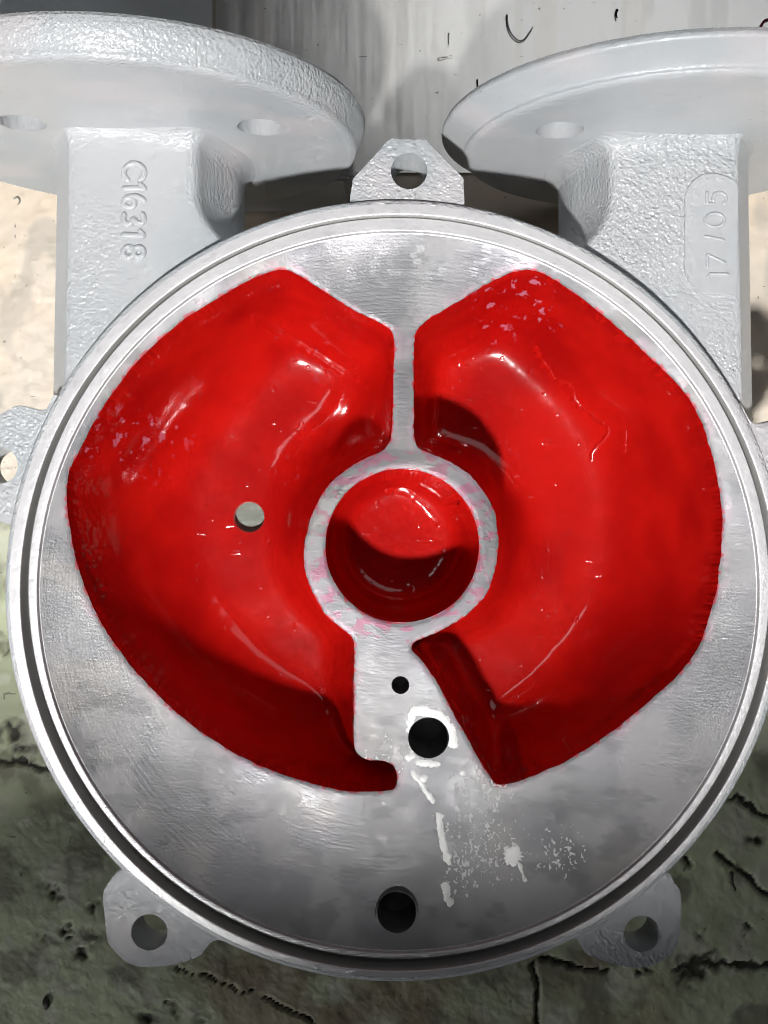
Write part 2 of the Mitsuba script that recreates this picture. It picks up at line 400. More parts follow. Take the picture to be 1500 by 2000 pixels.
# outer ring with its counterbored ledge
prof = [(*CO, .150, -.130), (*CO, .186, -.100), (*CO, .199, -.060), (*CO, RO - .0045, -.034), (*CO, RO - .0012, -.026), (*CO, RO, -.006), (*CO, RO - .0001, -.0022), (*CO, RO - .0007, -.0008), (*CO, RO - .0018, -.0001), (*CO, RO - .003, 0)]
ring_o = circle_loft(prof, 420, wob)
CL = C0 + np.array([.0003, .0022])
prof2 = [(*CO, RO - .003, 0), (*(C0 * .5 + CO * .5), (RG + RO - .003) / 2, 0), (*C0, RG + .0007, 0), (*C0, RG + .0002, -.0002), (*C0, RG, -.0007)]
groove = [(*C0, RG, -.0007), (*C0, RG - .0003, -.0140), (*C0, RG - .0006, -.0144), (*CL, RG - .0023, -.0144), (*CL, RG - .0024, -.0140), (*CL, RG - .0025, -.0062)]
prof3 = [(*CL, RG - .0025, -.0062), (*CL, RG - .0026, -.0052), (*CL, RG - .0030, -.0046), (*CL, RG - .0034, -.0045), (*C0, RL + .0014, -.0045), (*C0, RL + .0006, -.0048), (*C0, RL + .0003, -.0060), (*C0, RL + .0001, -.0078), (*C0, RL - .0004, -.0080)]
ring_i = circle_loft(prof2, 420)
obj('outer_wall', ring_o, 'cast_paint', CASING, smooth=40)
obj('sealing_ring', ring_i, 'ring_metal', CASING, smooth=25, label='pale flat sealing ring around the dish')
obj('seal_groove', circle_loft(groove, 420), 'groove_shade', CASING, smooth=25, label='narrow groove inside the sealing ring, its shade put into a darker colour')
obj('inner_ledge', circle_loft(prof3, 420), 'ring_metal', CASING, smooth=25, label='narrow bright ledge between the groove and the dish')

# pocket outlines, traced at the plate
LEFT = [(548, 527), (572, 531), (600, 547), (650, 579), (700, 610), (745, 632), (764, 647), (770, 668), (770, 700), (769, 740), (768, 790), (766, 830), (762, 860), (750, 878), (730, 888), (700, 902), (670, 922), (640, 950), (618, 985), (605, 1020),
        (596, 1055), (593, 1090), (600, 1130), (617, 1170), (640, 1205), (668, 1228), (686, 1243), (692, 1262), (691, 1300), (690, 1350), (691, 1400), (691, 1450), (696, 1471), (715, 1483), (745, 1486), (765, 1493), (774, 1508), (775, 1528), (767, 1543),
        (735, 1547), (700, 1547), (650, 1541), (590, 1525), (530, 1505), (470, 1478), (410, 1442), (350, 1397), (298, 1348), (250, 1294), (215, 1244), (190, 1203), (168, 1155), (150, 1100), (138, 1045), (131, 995), (130, 955), (134, 925), (143, 902), (162, 866),
        (190, 812), (220, 767), (260, 715), (310, 665), (350, 630), (400, 598), (450, 567), (490, 545), (520, 533)]
RIGHT = [(1030, 527), (1055, 531), (1080, 544), (1110, 564), (1150, 592), (1190, 625), (1230, 659), (1270, 697), (1300, 724), (1330, 757), (1350, 785), (1365, 812), (1380, 851), (1395, 905), (1405, 955), (1411, 1000), (1412, 1030), (1409, 1080), (1405, 1120),
         (1400, 1155), (1390, 1190), (1380, 1222), (1368, 1257), (1350, 1285), (1325, 1318), (1290, 1351), (1250, 1386), (1200, 1426), (1150, 1460), (1100, 1490), (1050, 1512), (1010, 1527), (985, 1533), (968, 1532), (958, 1521), (940, 1490), (915, 1446), (890, 1402),
         (865, 1354), (840, 1312), (818, 1284), (806, 1272), (804, 1262), (812, 1252), (830, 1245), (860, 1232), (895, 1213), (925, 1190), (950, 1160), (965, 1120), (972, 1080), (972, 1040), (965, 1000), (948, 965), (925, 935), (900, 915), (870, 898), (840, 886),
         (818, 876), (810, 862), (808, 830), (808, 780), (808, 720), (809, 670), (811, 651), (820, 637), (850, 615), (890, 592), (930, 567), (970, 545), (1000, 532)]

def at_plate(pts, wobble=0, seed=0):
    p = np.array([P(a, b, -.017) for a, b in pts])
    for _ in range(3):
        z = dish(p[:, 0], p[:, 1])
        p = np.array([P(a, b, zz) for (a, b), zz in zip(pts, z)])
    q = catmull(p)
    w = (np_fbm(q[:, 0], q[:, 1], 130, seed, 3) - .5) * wobble + (np_fbm(q[:, 0], q[:, 1], 420, seed + 3, 2) - .5) * wobble * .6
    d = np.roll(q, -1, 0) - np.roll(q, 1, 0)
    n = np.c_[d[:, 1], -d[:, 0]] / np.linalg.norm(d, axis=1, keepdims=True)
    return Polygon(q + n * w[:, None]).buffer(0)

lobes = [at_plate(LEFT, .0012, 1), at_plate(RIGHT, .0012, 2)]
CUP_R = 150.5 * (H + .0215) / F
tt = np.arange(300) * 2 * np.pi / 300
cup_r = CUP_R + .0007 * (np_fbm(np.cos(tt), np.sin(tt), 2.2, 9) - .5) * 2 + .0003 * (np_fbm(np.cos(tt), np.sin(tt), 9, 5) - .5)
cup = Polygon(np.c_[HUB[0] + cup_r * np.cos(tt), HUB[1] + cup_r * np.sin(tt)])
def hole(px, py, rpx, z):
    c = P(px, py, z)
    return c, rpx * (H - z) / F
zs = lambda px, py: float(dish(*P(px, py, -.018)))
HOLES = [hole(782, 1338, 17.5, zs(782, 1338)), hole(837, 1441, 40, zs(837, 1441)), hole(775, 1781, 38.5, zs(775, 1781))]
plate_poly = Polygon(C0 + (RL - .0004) * np.c_[np.cos(np.arange(420) * 2 * np.pi / 420), np.sin(np.arange(420) * 2 * np.pi / 420)])
for g in lobes + [cup] + [Point(*c).buffer(r, 48) for c, r in HOLES]:
    plate_poly = plate_poly.difference(g)
pp, pf = tri_region(plate_poly, .0016)
bl = np.vstack([np.array(g.exterior.coords) for g in lobes])
dl = cKDTree(bl).query(pp)[0]
dc = np.abs(np.hypot(*(pp - HUB).T) - CUP_R)
de = np.minimum(dl, dc)
pz = dish(pp[:, 0], pp[:, 1]) - .0007 * np.clip(1 - de / .0014, 0, 1) ** 2 + .00022 * (np_fbm(pp[:, 0], pp[:, 1], 40, 8) - .5)
obj('face_plate', (np.c_[pp, pz], pf), 'plate_metal', CASING, smooth=True, uv=code_uv(pp, de, np.hypot(*(pp - HUB).T)), label='bare grey machined face with web, hub rim, holes and white paint splashes, plus glare painted around one hole')

def pocket(poly, widths, depth_fn, name, label, holes=()):
    q = poly
    for c, r in holes:
        q = q.difference(Point(*c).buffer(r, 40))
    q = q.union(poly.buffer(.0009).difference(poly.buffer(-.002)))
    p, f = tri_region(q, .0015, (.0005, .0009, .0014, .0020))
    b = np.array(poly.exterior.segmentize(.0012).coords)[:-1]
    wp = np.array([P(a, c, -.017) for a, c, _ in widths]); wv = np.array([w for *_, w in widths])
    dd = np.linalg.norm(b[:, None] - wp[None], axis=2)
    ww = 1 / (dd + .004) ** 3
    wb = (ww * wv).sum(1) / ww.sum(1)
    dsb = np.linalg.norm(np.roll(b, -1, 0) - np.roll(b, 1, 0), axis=1) / 2
    t = np.empty(len(p)); de = np.empty(len(p))
    for s in range(0, len(p), 4000):
        d = np.linalg.norm(p[s:s + 4000, None] - b[None], axis=2)
        t[s:s + 4000] = ((dsb * wb**4 / np.maximum(d, 1e-5)**5).sum(1) / (4 / 3)) ** -.25; de[s:s + 4000] = d.min(1)
    inside = shapely.contains_xy(poly, p[:, 0], p[:, 1])
    t = np.where(inside, np.clip(t, 0, 1), 0); de = np.where(inside, de, 0)
    prof = np.clip(1 - np.clip(1 - t * .97, 0, 1) ** 2.0, 0, 1) ** .62
    z0 = dish(p[:, 0], p[:, 1])
    z = z0 - .0011 - depth_fn(p[:, 0], p[:, 1]) * prof
    z += .0007 * np.clip(de / .0006, 0, 1) * 0
    m = trimesh.Trimesh(np.c_[p, z], f, process=False)
    fixed = de < .0012
    nb = [np.array(x) for x in m.vertex_neighbors]
    import scipy.sparse as sp
    e = m.edges_unique
    A = sp.coo_matrix((np.ones(2 * len(e)), (np.r_[e[:, 0], e[:, 1]], np.r_[e[:, 1], e[:, 0]]))).tocsr()
    A = sp.diags(1 / np.asarray(A.sum(1)).ravel()) @ A
    for _ in range(55):
        z = np.where(fixed, z, .4 * z + .6 * (A @ z))
    z = z + .0009 * (np_fbm(p[:, 0], p[:, 1], 45, 11) - .5) * np.clip(de / .006, 0, 1)
    obj(name, (np.c_[p, z], f), 'red_coat', CASING, smooth=True, uv=code_uv(p, de, de * 0), label=label)
    return p, z

S = .000284
LW = [(130, 955, 190 * S), (138, 1080, 190 * S), (190, 1210, 185 * S), (298, 1350, 170 * S), (470, 1478, 150 * S), (650, 1541, 120 * S), (770, 1515, 20 * S), (692, 1400, 44 * S), (692, 1280, 52 * S), (640, 1205, 62 * S), (594, 1090, 90 * S), (640, 950, 135 * S), (740, 880, 165 * S),
      (768, 780, 125 * S), (769, 680, 80 * S), (700, 610, 100 * S), (600, 547, 105 * S), (548, 527, 100 * S), (450, 567, 120 * S), (310, 665, 180 * S), (190, 812, 190 * S)]
RW = [(1412, 1030, 185 * S), (1395, 905, 180 * S), (1350, 785, 170 * S), (1270, 697, 150 * S), (1150, 590, 130 * S), (1030, 527, 110 * S), (930, 567, 75 * S), (820, 640, 60 * S), (808, 720, 48 * S), (809, 830, 28 * S), (850, 890, 40 * S), (948, 965, 85 * S), (972, 1060, 130 * S),
      (940, 1175, 110 * S), (850, 1238, 60 * S), (805, 1265, 36 * S), (865, 1350, 50 * S), (940, 1490, 52 * S), (970, 1532, 40 * S), (1050, 1512, 110 * S), (1200, 1426, 150 * S), (1325, 1318, 175 * S), (1390, 1190, 185 * S)]
def depth_l(x, y):
    return .084 + .003 * np.clip((.02 - y) / .16, -.8, 1)
def depth_r(x, y):
    return .078 + .003 * np.clip((.04 - y) / .16, -.8, 1)
plug_c, plug_r = P(482, 1010, -.094), 31 * (H + .094) / F
lp, lz = pocket(lobes[0], LW, depth_l, 'pocket', 'glossy red coated left pocket with a small round drain hole', [(plug_c, plug_r)])
rp, rz = pocket(lobes[1], RW, depth_r, 'pocket', 'glossy red coated right pocket without a drain hole')
zpl = lz[np.argsort(np.hypot(*(lp - plug_c).T))[:40]].mean()
obj('drain_bore', flip(circle_loft([(*plug_c, plug_r, zpl + .0003), (*plug_c, plug_r - .0004, zpl - .001), (*plug_c, plug_r - .0004, zpl - .009)], 64)), 'red_plain', CASING, smooth=40)
pr = plug_r - .0002
obj('drain_plug', circle_loft([(*plug_c, pr, zpl - .0078), (*plug_c, 1e-5, zpl - .0078)], 64), 'plug_metal', CASING, smooth=False, label='grey plug seen through the drain hole of the left pocket')

# hub cup
cz = -.0206
prof_c = [(1, .0, 0), (.995, -.0012, 0), (.985, -.020, 0), (.96, -.042, 0), (.925, -.056, 0), (.855, -.0650, 0), (.77, -.0692, 0), (.68, -.0709, 0), (.58, -.0714, 0), (.3, -.0716, 0), (.001, -.0716, 0)]
def spline_prof(pr, n=70):
    pr = np.array(pr)[:, :2]
    s = np.r_[0, np.cumsum(np.hypot(*(np.diff(pr, axis=0) * [CUP_R, 1]).T))]
    from scipy.interpolate import PchipInterpolator
    u = np.linspace(0, s[-1], n)
    return np.c_[PchipInterpolator(s, pr[:, 0])(u), PchipInterpolator(s, pr[:, 1])(u)]
cring = []
for k, dz in spline_prof(prof_c):
    r = cup_r * k if k > .9 else cup_r.mean() * k + (cup_r - cup_r.mean()) * max(0, k - .5)
    x, y = HUB[0] + r * np.cos(tt), HUB[1] + r * np.sin(tt)
    zz = cz + dz - .0004 + .0007 * (np_fbm(x, y, 110, 21, 3) - .5) * min(1, -dz / .004)
    cring.append(np.c_[x, y, zz])
cv, cf = loft(cring)
obj('hub_cup', (cv, cf), 'red_coat', CASING, smooth=True, uv=code_uv(cv, np.repeat(np.array([-b for _, b in spline_prof(prof_c)]), 300), 0), label='round red coated cup in the central hub')

def surface_z(tree, z, px, py, z0):
    zz = z0
    for _ in range(8):
        q = P(px, py, zz)
        d, k = tree.query(q, 4)
        zz = float((z[k] / (d + 1e-6)).sum() / (1 / (d + 1e-6)).sum())
    return (*P(px, py, zz), zz)

def glint_rib(name, parent, tree, z, pts, r, amp, seed, z0=-.06, mat='red_gloss'):
    """A low wavy rib added along the surface to catch a wet glint."""
    p = np.array([surface_z(tree, z, a, b, z0) for a, b in catmull(pts, False, 2.0)])
    s = np.r_[0, np.cumsum(np.linalg.norm(np.diff(p, axis=0), axis=1))]
    u = np.arange(0, s[-1], .0005)
    p = np.c_[[np.interp(u, s, p[:, k]) for k in range(3)]].T
    from scipy.ndimage import gaussian_filter1d
    p = gaussian_filter1d(p, 3, axis=0)
    d = np.gradient(p, axis=0); d /= np.linalg.norm(d, axis=1, keepdims=True)
    w = amp * 2 * (np_fbm(p[:, 0], p[:, 1], 240, seed, 3) - .5)
    p[:, 0] -= d[:, 1] * w; p[:, 1] += d[:, 0] * w
    side = np.c_[-d[:, 1], d[:, 0], 0 * d[:, 0]]; side /= np.linalg.norm(side, axis=1, keepdims=True)
    def at(q):
        dd, k = tree.query(q, 4)
        return (z[k] / (dd + 1e-6)).sum(1) / (1 / (dd + 1e-6)).sum(1)
    bead = np.clip(2.4 * np_fbm(p[:, 0], p[:, 1], 170, seed + 5, 2) - .6, .0, 1.1)
    bead *= np.minimum(1, np.minimum(u, u[-1] - u) / .003)
    wd, h = r * 1.5 * (.75 + .4 * bead), .30 * r * 1.5 * bead
    rows = []
    for t in np.linspace(-1, 1, 11):
        q = p + side * (wd * t)[:, None]
        zz = gaussian_filter1d(at(q[:, :2]), 4)
        rows.append(np.c_[q[:, :2], zz + h * (1 - t * t) ** 2 * 1.3 - .00022 * abs(t) ** 3 - .00004])
    rows = np.array(rows)
    n = len(u)
    i, k = np.meshgrid(np.arange(10), np.arange(n - 1), indexing='ij')
    a = i * n + k
    f = np.stack([a, a + 1, a + 1 + n, a + n], -1).reshape(-1, 4)
    m = to_tm((rows.reshape(-1, 3), f))
    if m.face_normals[:, 2].mean() < 0:
        m.invert()
    obj(name, m, mat, parent, smooth=True)

ltree, rtree = cKDTree(lp), cKDTree(rp)
PL, PR_ = 'pump_casing__pocket', 'pump_casing__pocket_001'
glint_rib('glint_rib', PL, ltree, lz, [(488, 622), (520, 634), (560, 660), (610, 690), (660, 722), (700, 742), (722, 756)], .0022, .0008, 1)
glint_rib('glint_rib', PL, ltree, lz, [(583, 1100), (594, 1130), (618, 1175), (645, 1212), (658, 1240), (662, 1270), (660, 1300), (656, 1340)], .0022, .0008, 3)
glint_rib('glint_rib', PR_, rtree, rz, [(1040, 672), (1062, 712), (1092, 745), (1114, 750), (1122, 786), (1150, 805), (1165, 818), (1188, 834), (1180, 856), (1160, 880), (1152, 905)], .0012, .0022, 4)
glint_rib('glint_rib', PR_, rtree, rz, [(1216, 805), (1220, 840), (1219, 890)], .0010, .0016, 5)
glint_rib('glint_rib', PR_, rtree, rz, [(834, 1268), (850, 1290), (872, 1318), (898, 1350)], .0012, .0008, 6)
glint_rib('glint_rib', PR_, rtree, rz, [(826, 690), (850, 684), (880, 668), (930, 648)], .0014, .0020, 7)
glint_rib('glint_rib', PR_, rtree, rz, [(1050, 560), (1100, 590), (1150, 628), (1200, 668), (1250, 715), (1300, 766)], .0015, .0026, 8)
ct = cKDTree(cv[:, :2])
glint_rib('glint_rib', 'pump_casing__hub_cup', ct, cv[:, 2], [(748, 962), (772, 960), (795, 963), (822, 985), (845, 1008), (858, 1026), (865, 1034)], .0022, .0006, 9)
glint_rib('glint_rib', 'pump_casing__hub_cup', ct, cv[:, 2], [(745, 930), (790, 928), (830, 935), (862, 955), (885, 985), (893, 1015)], .0016, .0034, 10, -.04)

def splash_glare(line, rpx, seed, h=.0005):
    q = LineString([P(a, b, -.021) for a, b in line]) if len(line) > 1 else Point(*P(*line[0], -.021))
    g = q.buffer(rpx * .62 / F, 24)
    b = np.array(g.exterior.segmentize(.0003).coords)[:-1]
    c = np.array(g.centroid.coords[0])
    n = b - np.array([q.interpolate(q.project(Point(*x))).coords[0] for x in b]) if len(line) > 1 else b - c
    n /= np.linalg.norm(n, axis=1, keepdims=True) + 1e-9
    b = b + n * (rpx * .62 / F) * (1.5 * np_fbm(b[:, 0], b[:, 1], 420, seed, 3) - .85)[:, None]
    g = Polygon(b).buffer(0)
    g = max(getattr(g, 'geoms', [g]), key=lambda k: k.area)
    g = g.intersection(plate_poly)
    g = max(getattr(g, 'geoms', [g]), key=lambda k: k.area)
    p, f = tri_region(g, .0006, (.0002, .0005))
    de = shapely.distance(g.boundary, shapely.points(p))
    z = dish(p[:, 0], p[:, 1]) + .0001 + h * (1 - np.exp(-de / .0005)) * (.6 + .8 * np_fbm(p[:, 0], p[:, 1], 300, seed))
    obj('paint_splash_glare', (np.c_[p, z], f), 'white_splash_glare', 'pump_casing__face_plate', smooth=True)
splash_glare([(810, 1388), (850, 1392), (882, 1425), (884, 1450)], 11, 1)  # this and the next two paint the glare around the hole
splash_glare([(804, 1398), (800, 1425)], 8, 2)
splash_glare([(820, 1490), (850, 1492)], 8, 12)
splash_glare([(806, 1508), (822, 1528), (834, 1548), (846, 1564)], 5, 3)
splash_glare([(828, 1520)], 8, 4)
splash_glare([(856, 1592), (860, 1630), (870, 1660), (876, 1680)], 8, 5)
splash_glare([(868, 1724), (872, 1745), (878, 1754)], 8, 6)
splash_glare([(1000, 1666)], 21, 7)
splash_glare([(1012, 1682), (1018, 1700), (1022, 1710)], 4, 8)
splash_glare([(903, 1508)], 7, 9)
splash_glare([(797, 1480), (806, 1476)], 7, 10)

# bores in the face plate
for i, ((c, r), dpt) in enumerate(zip(HOLES, (.03, .05, .026))):
    z0 = float(dish(*c))
    pr = [(*c, r, z0 + .0001), (*c, r - .0003, z0 - .0008), (*c, r - .0003, z0 - dpt)]
    if i == 2:
        pr = [(*c, r * 1.10, z0 + .001)] + [(*c, r * (1.03 if k % 2 else .985), z0 - .0012 - .0012 * k) for k in range(8)] + [(*c, r * .95, z0 - .012), (*c, r * .95, z0 - .03)]
    obj('bolt_bore', flip(circle_loft(pr + [(*c, 1e-5, pr[-1][3])], 64)), 'bore_metal', CASING, smooth=40)

# lugs with bolt holes
def lug(pts, hole_c, rpx, zt=-.0035, th=.030, label=None):
    poly = Polygon(catmull([P(a, b, zt) for a, b in pts], step=.002)).buffer(-.0012).buffer(.0012)
    c, r = P(*hole_c, zt), rpx * (H - zt) / F
    body = prism(poly, zt - th, zt, .0018) - m3.Manifold.cylinder(.2, r, r, 64).translate([*c, -.15]) - m3.Manifold.cylinder(.4, .2062, .2062, 300).translate([*C0, -.2])
    m = to_tm(body)
    obj('lug', m, 'cast_paint', CASING, smooth=30, label=label)
def dense(pts, k=3):
    p = np.array(pts, float)
    out = []
    for i in range(len(p)):
        a, b = p[i], p[(i + 1) % len(p)]
        out += [a + (b - a) * t / k for t in range(k)]
    return np.array(out)
lug(dense([(681, 420), (684, 380), (690, 347), (762, 269), (831, 271), (905, 346), (907, 380), (908, 420)], 4), (799, 334), 35.5, label='top lug with a bolt hole, between the two flanges')
lug([(252, 1695), (226, 1706), (206, 1733), (200, 1752), (204, 1800), (210, 1842), (235, 1872), (262, 1888), (300, 1891), (340, 1886), (380, 1873), (397, 1862), (408, 1845), (424, 1838), (455, 1843), (470, 1830), (400, 1780), (320, 1700)], (291.5, 1821), 35.5, label='lower left lug with a bolt hole')
lug([(1285, 1700), (1308, 1706), (1319, 1727), (1331, 1746), (1331, 1800), (1323, 1850), (1297, 1876), (1255, 1892), (1205, 1887), (1162, 1872), (1144, 1863), (1130, 1840), (1115, 1820), (1180, 1750), (1240, 1690)], (1254, 1824), 35.5, label='lower right lug with a bolt hole')
lug([(110, 770), (88, 798), (64, 797), (36, 791), (8, 803), (-30, 830), (-48, 870), (-50, 930), (-38, 975), (-10, 1012), (15, 1024), (40, 1020), (110, 960), (140, 850)], (-1, 909), 35.5, label='left lug cut by the picture edge, with a bolt hole')
lug([(1440, 790), (1470, 824), (1500, 824), (1532, 815), (1560, 830), (1590, 860), (1598, 910), (1592, 960), (1570, 1000), (1530, 1020), (1500, 1020), (1440, 960)], (1552, 920), 35.5, label='right lug mostly outside the picture')

# ports: ducts and flanges
def duct(side):
    zt = -.008
    sec = [(-.1705, zt), (-.160, zt), (-.150, zt), (-.140, zt), (-.130, zt), (-.120, zt), (-.112, zt), (-.1055, zt - .0005), (-.1022, zt - .003), (-.0985, zt - .012), (-.0925, zt - .026), (-.0870, zt - .040), (-.0850, zt - .055), (-.0850, zt - .070), (-.088, zt - .085), (-.097, zt - .098), (-.112, zt - .108),
           (-.135, zt - .112), (-.155, zt - .108), (-.172, zt - .097), (-.183, zt - .082), (-.188, zt - .065), (-.188, zt - .048), (-.1872, zt - .032), (-.1850, zt - .0225), (-.1800, zt - .013), (-.1745, zt - .004), (-.1725, zt - .001)]
    s = catmull(sec, step=.0022)
    cx = (s[:, 0].max() + s[:, 0].min()) / 2
    d = np.roll(s, -1, 0) - np.roll(s, 1, 0)
    n = np.c_[d[:, 1], -d[:, 0]]; n /= np.linalg.norm(n, axis=1, keepdims=True)
    if ((s - s.mean(0)) * n).sum() < 0: n = -n
    yF = .2095
    ys = np.r_[np.linspace(.02, .15, 50), np.linspace(.152, yF + .003, 40)]
    inner = np.clip((s[:, 0] - cx) / .03, 0, 1)
    rings = []
    for y in ys:
        u = np.clip((y - (yF - .013)) / .013, 0, 1)
        off = .0075 * (1 - np.sqrt(np.maximum(0, 1 - u**2))) * (.55 + 1.5 * inner)
        q = s + n * off[:, None]
        q = q.copy()
        q[:, 0] += inner * .040 * np.clip((.176 - y) / .045, 0, 1) ** 2
        q[:, 0] += -(1 - inner) * np.clip(.18 - y, 0, 1) * .018 * np.clip((cx - s[:, 0]) / .03, 0, 1)
        x = q[:, 0] if side < 0 else .0215 - q[:, 0]
        rings.append(np.c_[x, np.full(len(q), y - (.003 if side > 0 else 0)), q[:, 1] - .0006 * (side > 0)])
    m = to_tm(loft(rings, (True, True)))
    m.fix_normals()
    if m.volume < 0:
        m.invert()
    man = m3.Manifold(m3.Mesh(np.asarray(m.vertices, np.float32), np.asarray(m.faces, np.uint32)))
    man = man - m3.Manifold.cylinder(.4, .2052, .2052, 400).translate([*C0, -.2])
    return to_tm(man)
DL = obj('port_duct', duct(-1), 'cast_paint', CASING, smooth=40, label='left port duct with raised cast characters C16318')
DR = obj('port_duct', duct(1), 'cast_paint', CASING, smooth=40, label='right port duct with the smooth numbered pad')

def flange(xc, y0, y1, r0, r1, rot, holes, zc=-.039, chamfer=.004):
    k = 0.0
    key = catmull([(.06, y0), (.09, y0), (r0 - .010, y0), (r0 - .004, y0 + .0002), (r0 - .0016, y0 + .0008), (r0, y0 + .0022), (r0 + .0008, y0 + .0046), ((r0 + 2 * r1) / 3, y0 + .0100), (r1 - .0002, y0 + chamfer + .0105), (r1, y1 - .002)], False, .0005)
    pr = [(0.0, y0)] + [tuple(q) for q in key] + [(r1 - .0012, y1), (0.0, y1)]
    body = m3.Manifold.revolve(m3.CrossSection([np.array(pr)]), 220)          # revolves about Y of the section -> z axis
    for a, b in holes:
        body = body - m3.Manifold.cylinder(.2, .0128, .0128, 56).translate([a - xc, -(b - zc), -.0]).translate([0, 0, .1])
        body = body - m3.Manifold.cylinder(.4, .0128, .0128, 56).translate([a - xc, -(b - zc), .1])
    v = to_tm(body)
    V = np.array(v.vertices)
    # section height became z: turn z -> +Y, y -> -Z
    W = np.c_[V[:, 0], V[:, 2], -V[:, 1]]
    ca, sa = math.cos(rot), math.sin(rot)
    ym = y0
    X, Y = W[:, 0] * ca - (W[:, 1] - ym) * sa, W[:, 0] * sa + (W[:, 1] - ym) * ca + ym
    return trimesh.Trimesh(np.c_[X + xc, Y, W[:, 2] + zc], v.faces, process=False)
FL = obj('port_flange', flange(-.1425, .2085, .2290, .1265, .1312, -.018, [(-.0662, 0.0), (-.195, 0.0)]), 'cast_paint', CASING, smooth=30, label='left pipe flange standing on edge, with rough rim and bolt holes')
FR = obj('port_flange', flange(.163, .2055, .2225, .1165, .1295, .008, [(.0945, .002), (.2245, .002)], chamfer=.002), 'fine_paint', CASING, smooth=30, label='right pipe flange standing on edge, with smoother whitish rim')

ft = Polygon([(-.108, -.174), (-.019, -.174), (-.019, -.092), (-.108, -.092)]).buffer(-.008).buffer(.008)
q = to_tm(prism(ft, 0, .0212, .006)); V = np.array(q.vertices)
obj('flange_foot', trimesh.Trimesh(np.c_[V[:, 0], .2285 - V[:, 2], V[:, 1]], q.faces[:, ::-1], process=False), 'fine_paint', CASING, smooth=35, label='foot block below the left flange')

# cast characters
def strokes(lines, z, r):
    ms = []
    for ln in lines:
        p = np.array([P(a, b, z) for a, b in ln])
        p = catmull(p, False, .0007) if len(p) > 2 else np.linspace(p[0], p[1], 12)
        ms.append(tube(np.c_[p, np.full(len(p), z)], r, 10))
    return cat(*ms)
def arc(cx, cy, rx, ry, a0, a1, n=14):
    t = np.radians(np.linspace(a0, a1, n))
    return [(cx + rx * math.cos(k), cy + ry * math.sin(k)) for k in t]
zl = -.0080
CH = {'C': [arc(262, 340, 20, 20, 150, 395)[0:]], '1': [[(241, 369), (282, 369)], [(282, 369), (273, 359)]],
      '6': [arc(262, 396, 20, 12, 175, 345), arc(252, 396, 11, 10, 0, 360, 20)], '3': [arc(252, 426, 10, 11, -150, 100), arc(272, 427, 10, 11, -170, 150)]}
CH['C'] = [arc(262, 338, 20, 18, 125, 415, 20)]
CH['3'] = [[(243, 418), (241, 428), (246, 437), (255, 437), (261, 428), (268, 436), (277, 436), (281, 428), (278, 418)]]
one2 = [[(240, 459), (281, 461)], [(281, 461), (273, 451)]]
eight = [arc(251, 493, 10.5, 10.5, 0, 360, 22), arc(271, 493, 9.5, 10, 0, 360, 22)]
for nm, ln in (('cast_letter', CH['C']), ('cast_digit', CH['1']), ('cast_digit', CH['6']), ('cast_digit', CH['3']), ('cast_digit', one2), ('cast_digit', eight)):
    obj(nm, strokes(ln, zl, .0017), 'fine_paint', DL, smooth=True)
pad_px = [(1441, 380), (1440, 372), (1437, 358), (1425, 348), (1405, 341), (1388, 339), (1370, 343), (1350, 358), (1340, 377), (1337, 397), (1337, 440), (1337, 480), (1337, 522), (1343, 545), (1357, 562), (1372, 572), (1387, 576), (1410, 577), (1434, 578), (1438, 560), (1439, 500), (1440, 440)]
pad = Polygon(catmull([P(a, b, -.0072) for a, b in pad_px], step=.0015))
PAD = obj('number_pad', prism(pad, -.012, -.0065, .0006), 'fine_paint', DR, smooth=30, label='smooth raised pad with the cast number 17105')
DG = [[[(1387, 535), (1422, 536)], [(1387, 535), (1382, 542)]], [[(1382, 522), (1381, 497)], [(1381, 497), (1417, 514)]], [[(1377, 462), (1414, 469)]], [arc(1396, 430, 18.5, 13, 0, 360, 26)],
      [[(1381, 375), (1381, 398)], [(1381, 398), (1396, 398)], arc(1405, 388, 13, 12, 150, 420, 18)]]
for ln in DG:
    obj('cast_digit', strokes(ln, -.0064, .0009), 'fine_paint', PAD[:0] + DR, smooth=True)

# ------------------------------------------------------------------ small things on the floor
def on_floor(pts, z):
    return [(*P(a, b, z), z) for a, b in pts]
def wire(name, pts, r, mat, label, cat_, lift=.001, group=None):
    z = FLOOR + lift + r
    p = np.array([P(a, b, z) for a, b in pts])
    p = catmull(p, False, .001) if len(p) > 2 else np.linspace(p[0], p[1], 8)
    zz = z + .0008 * np.abs(np.sin(np.linspace(0, 5, len(p))))
    k = obj(name, tube(np.c_[p, zz], r * np.interp(np.linspace(0, 1, len(p)), [0, .1, .5, 1], [1.4, 1, .8, .6])), mat, smooth=True)
    labels[k] = {'label': label, 'category': cat_}
wire('metal_shaving', [(990, 30), (991, 46), (997, 64), (1010, 78), (1022, 78), (1032, 66), (1040, 54)], .0006, 'shaving_steel', 'curled U shaped steel shaving on the sheet, above the right flange', 'metal shaving', .0045)
wire('metal_shaving', [(876, 66), (876, 88)], .0005, 'shaving_steel', 'short straight upright steel shaving on the sheet between the flanges', 'metal shaving', .0045)
wire('metal_shaving', [(856, 115), (866, 113), (882, 110)], .0005, 'shaving_steel', 'short steel shaving lying crosswise on the sheet between the flanges', 'metal shaving', .0045)
wire('metal_shaving', [(932, 156), (933, 168), (936, 180)], .0005, 'dark_chip', 'small dark sliver on the sheet close to the right flange rim', 'metal shaving', .0045)
wire('metal_shaving', [(1205, 20), (1203, 28), (1205, 36)], .0008, 'dark_chip', 'dark speck of swarf at the top edge above the right flange', 'metal shaving', .0045)
wire('metal_shaving', [(28, 388), (34, 386), (39, 392), (36, 400)], .0005, 'shaving_steel', 'tiny curled shaving on the cream floor below the left flange', 'metal shaving', .001)
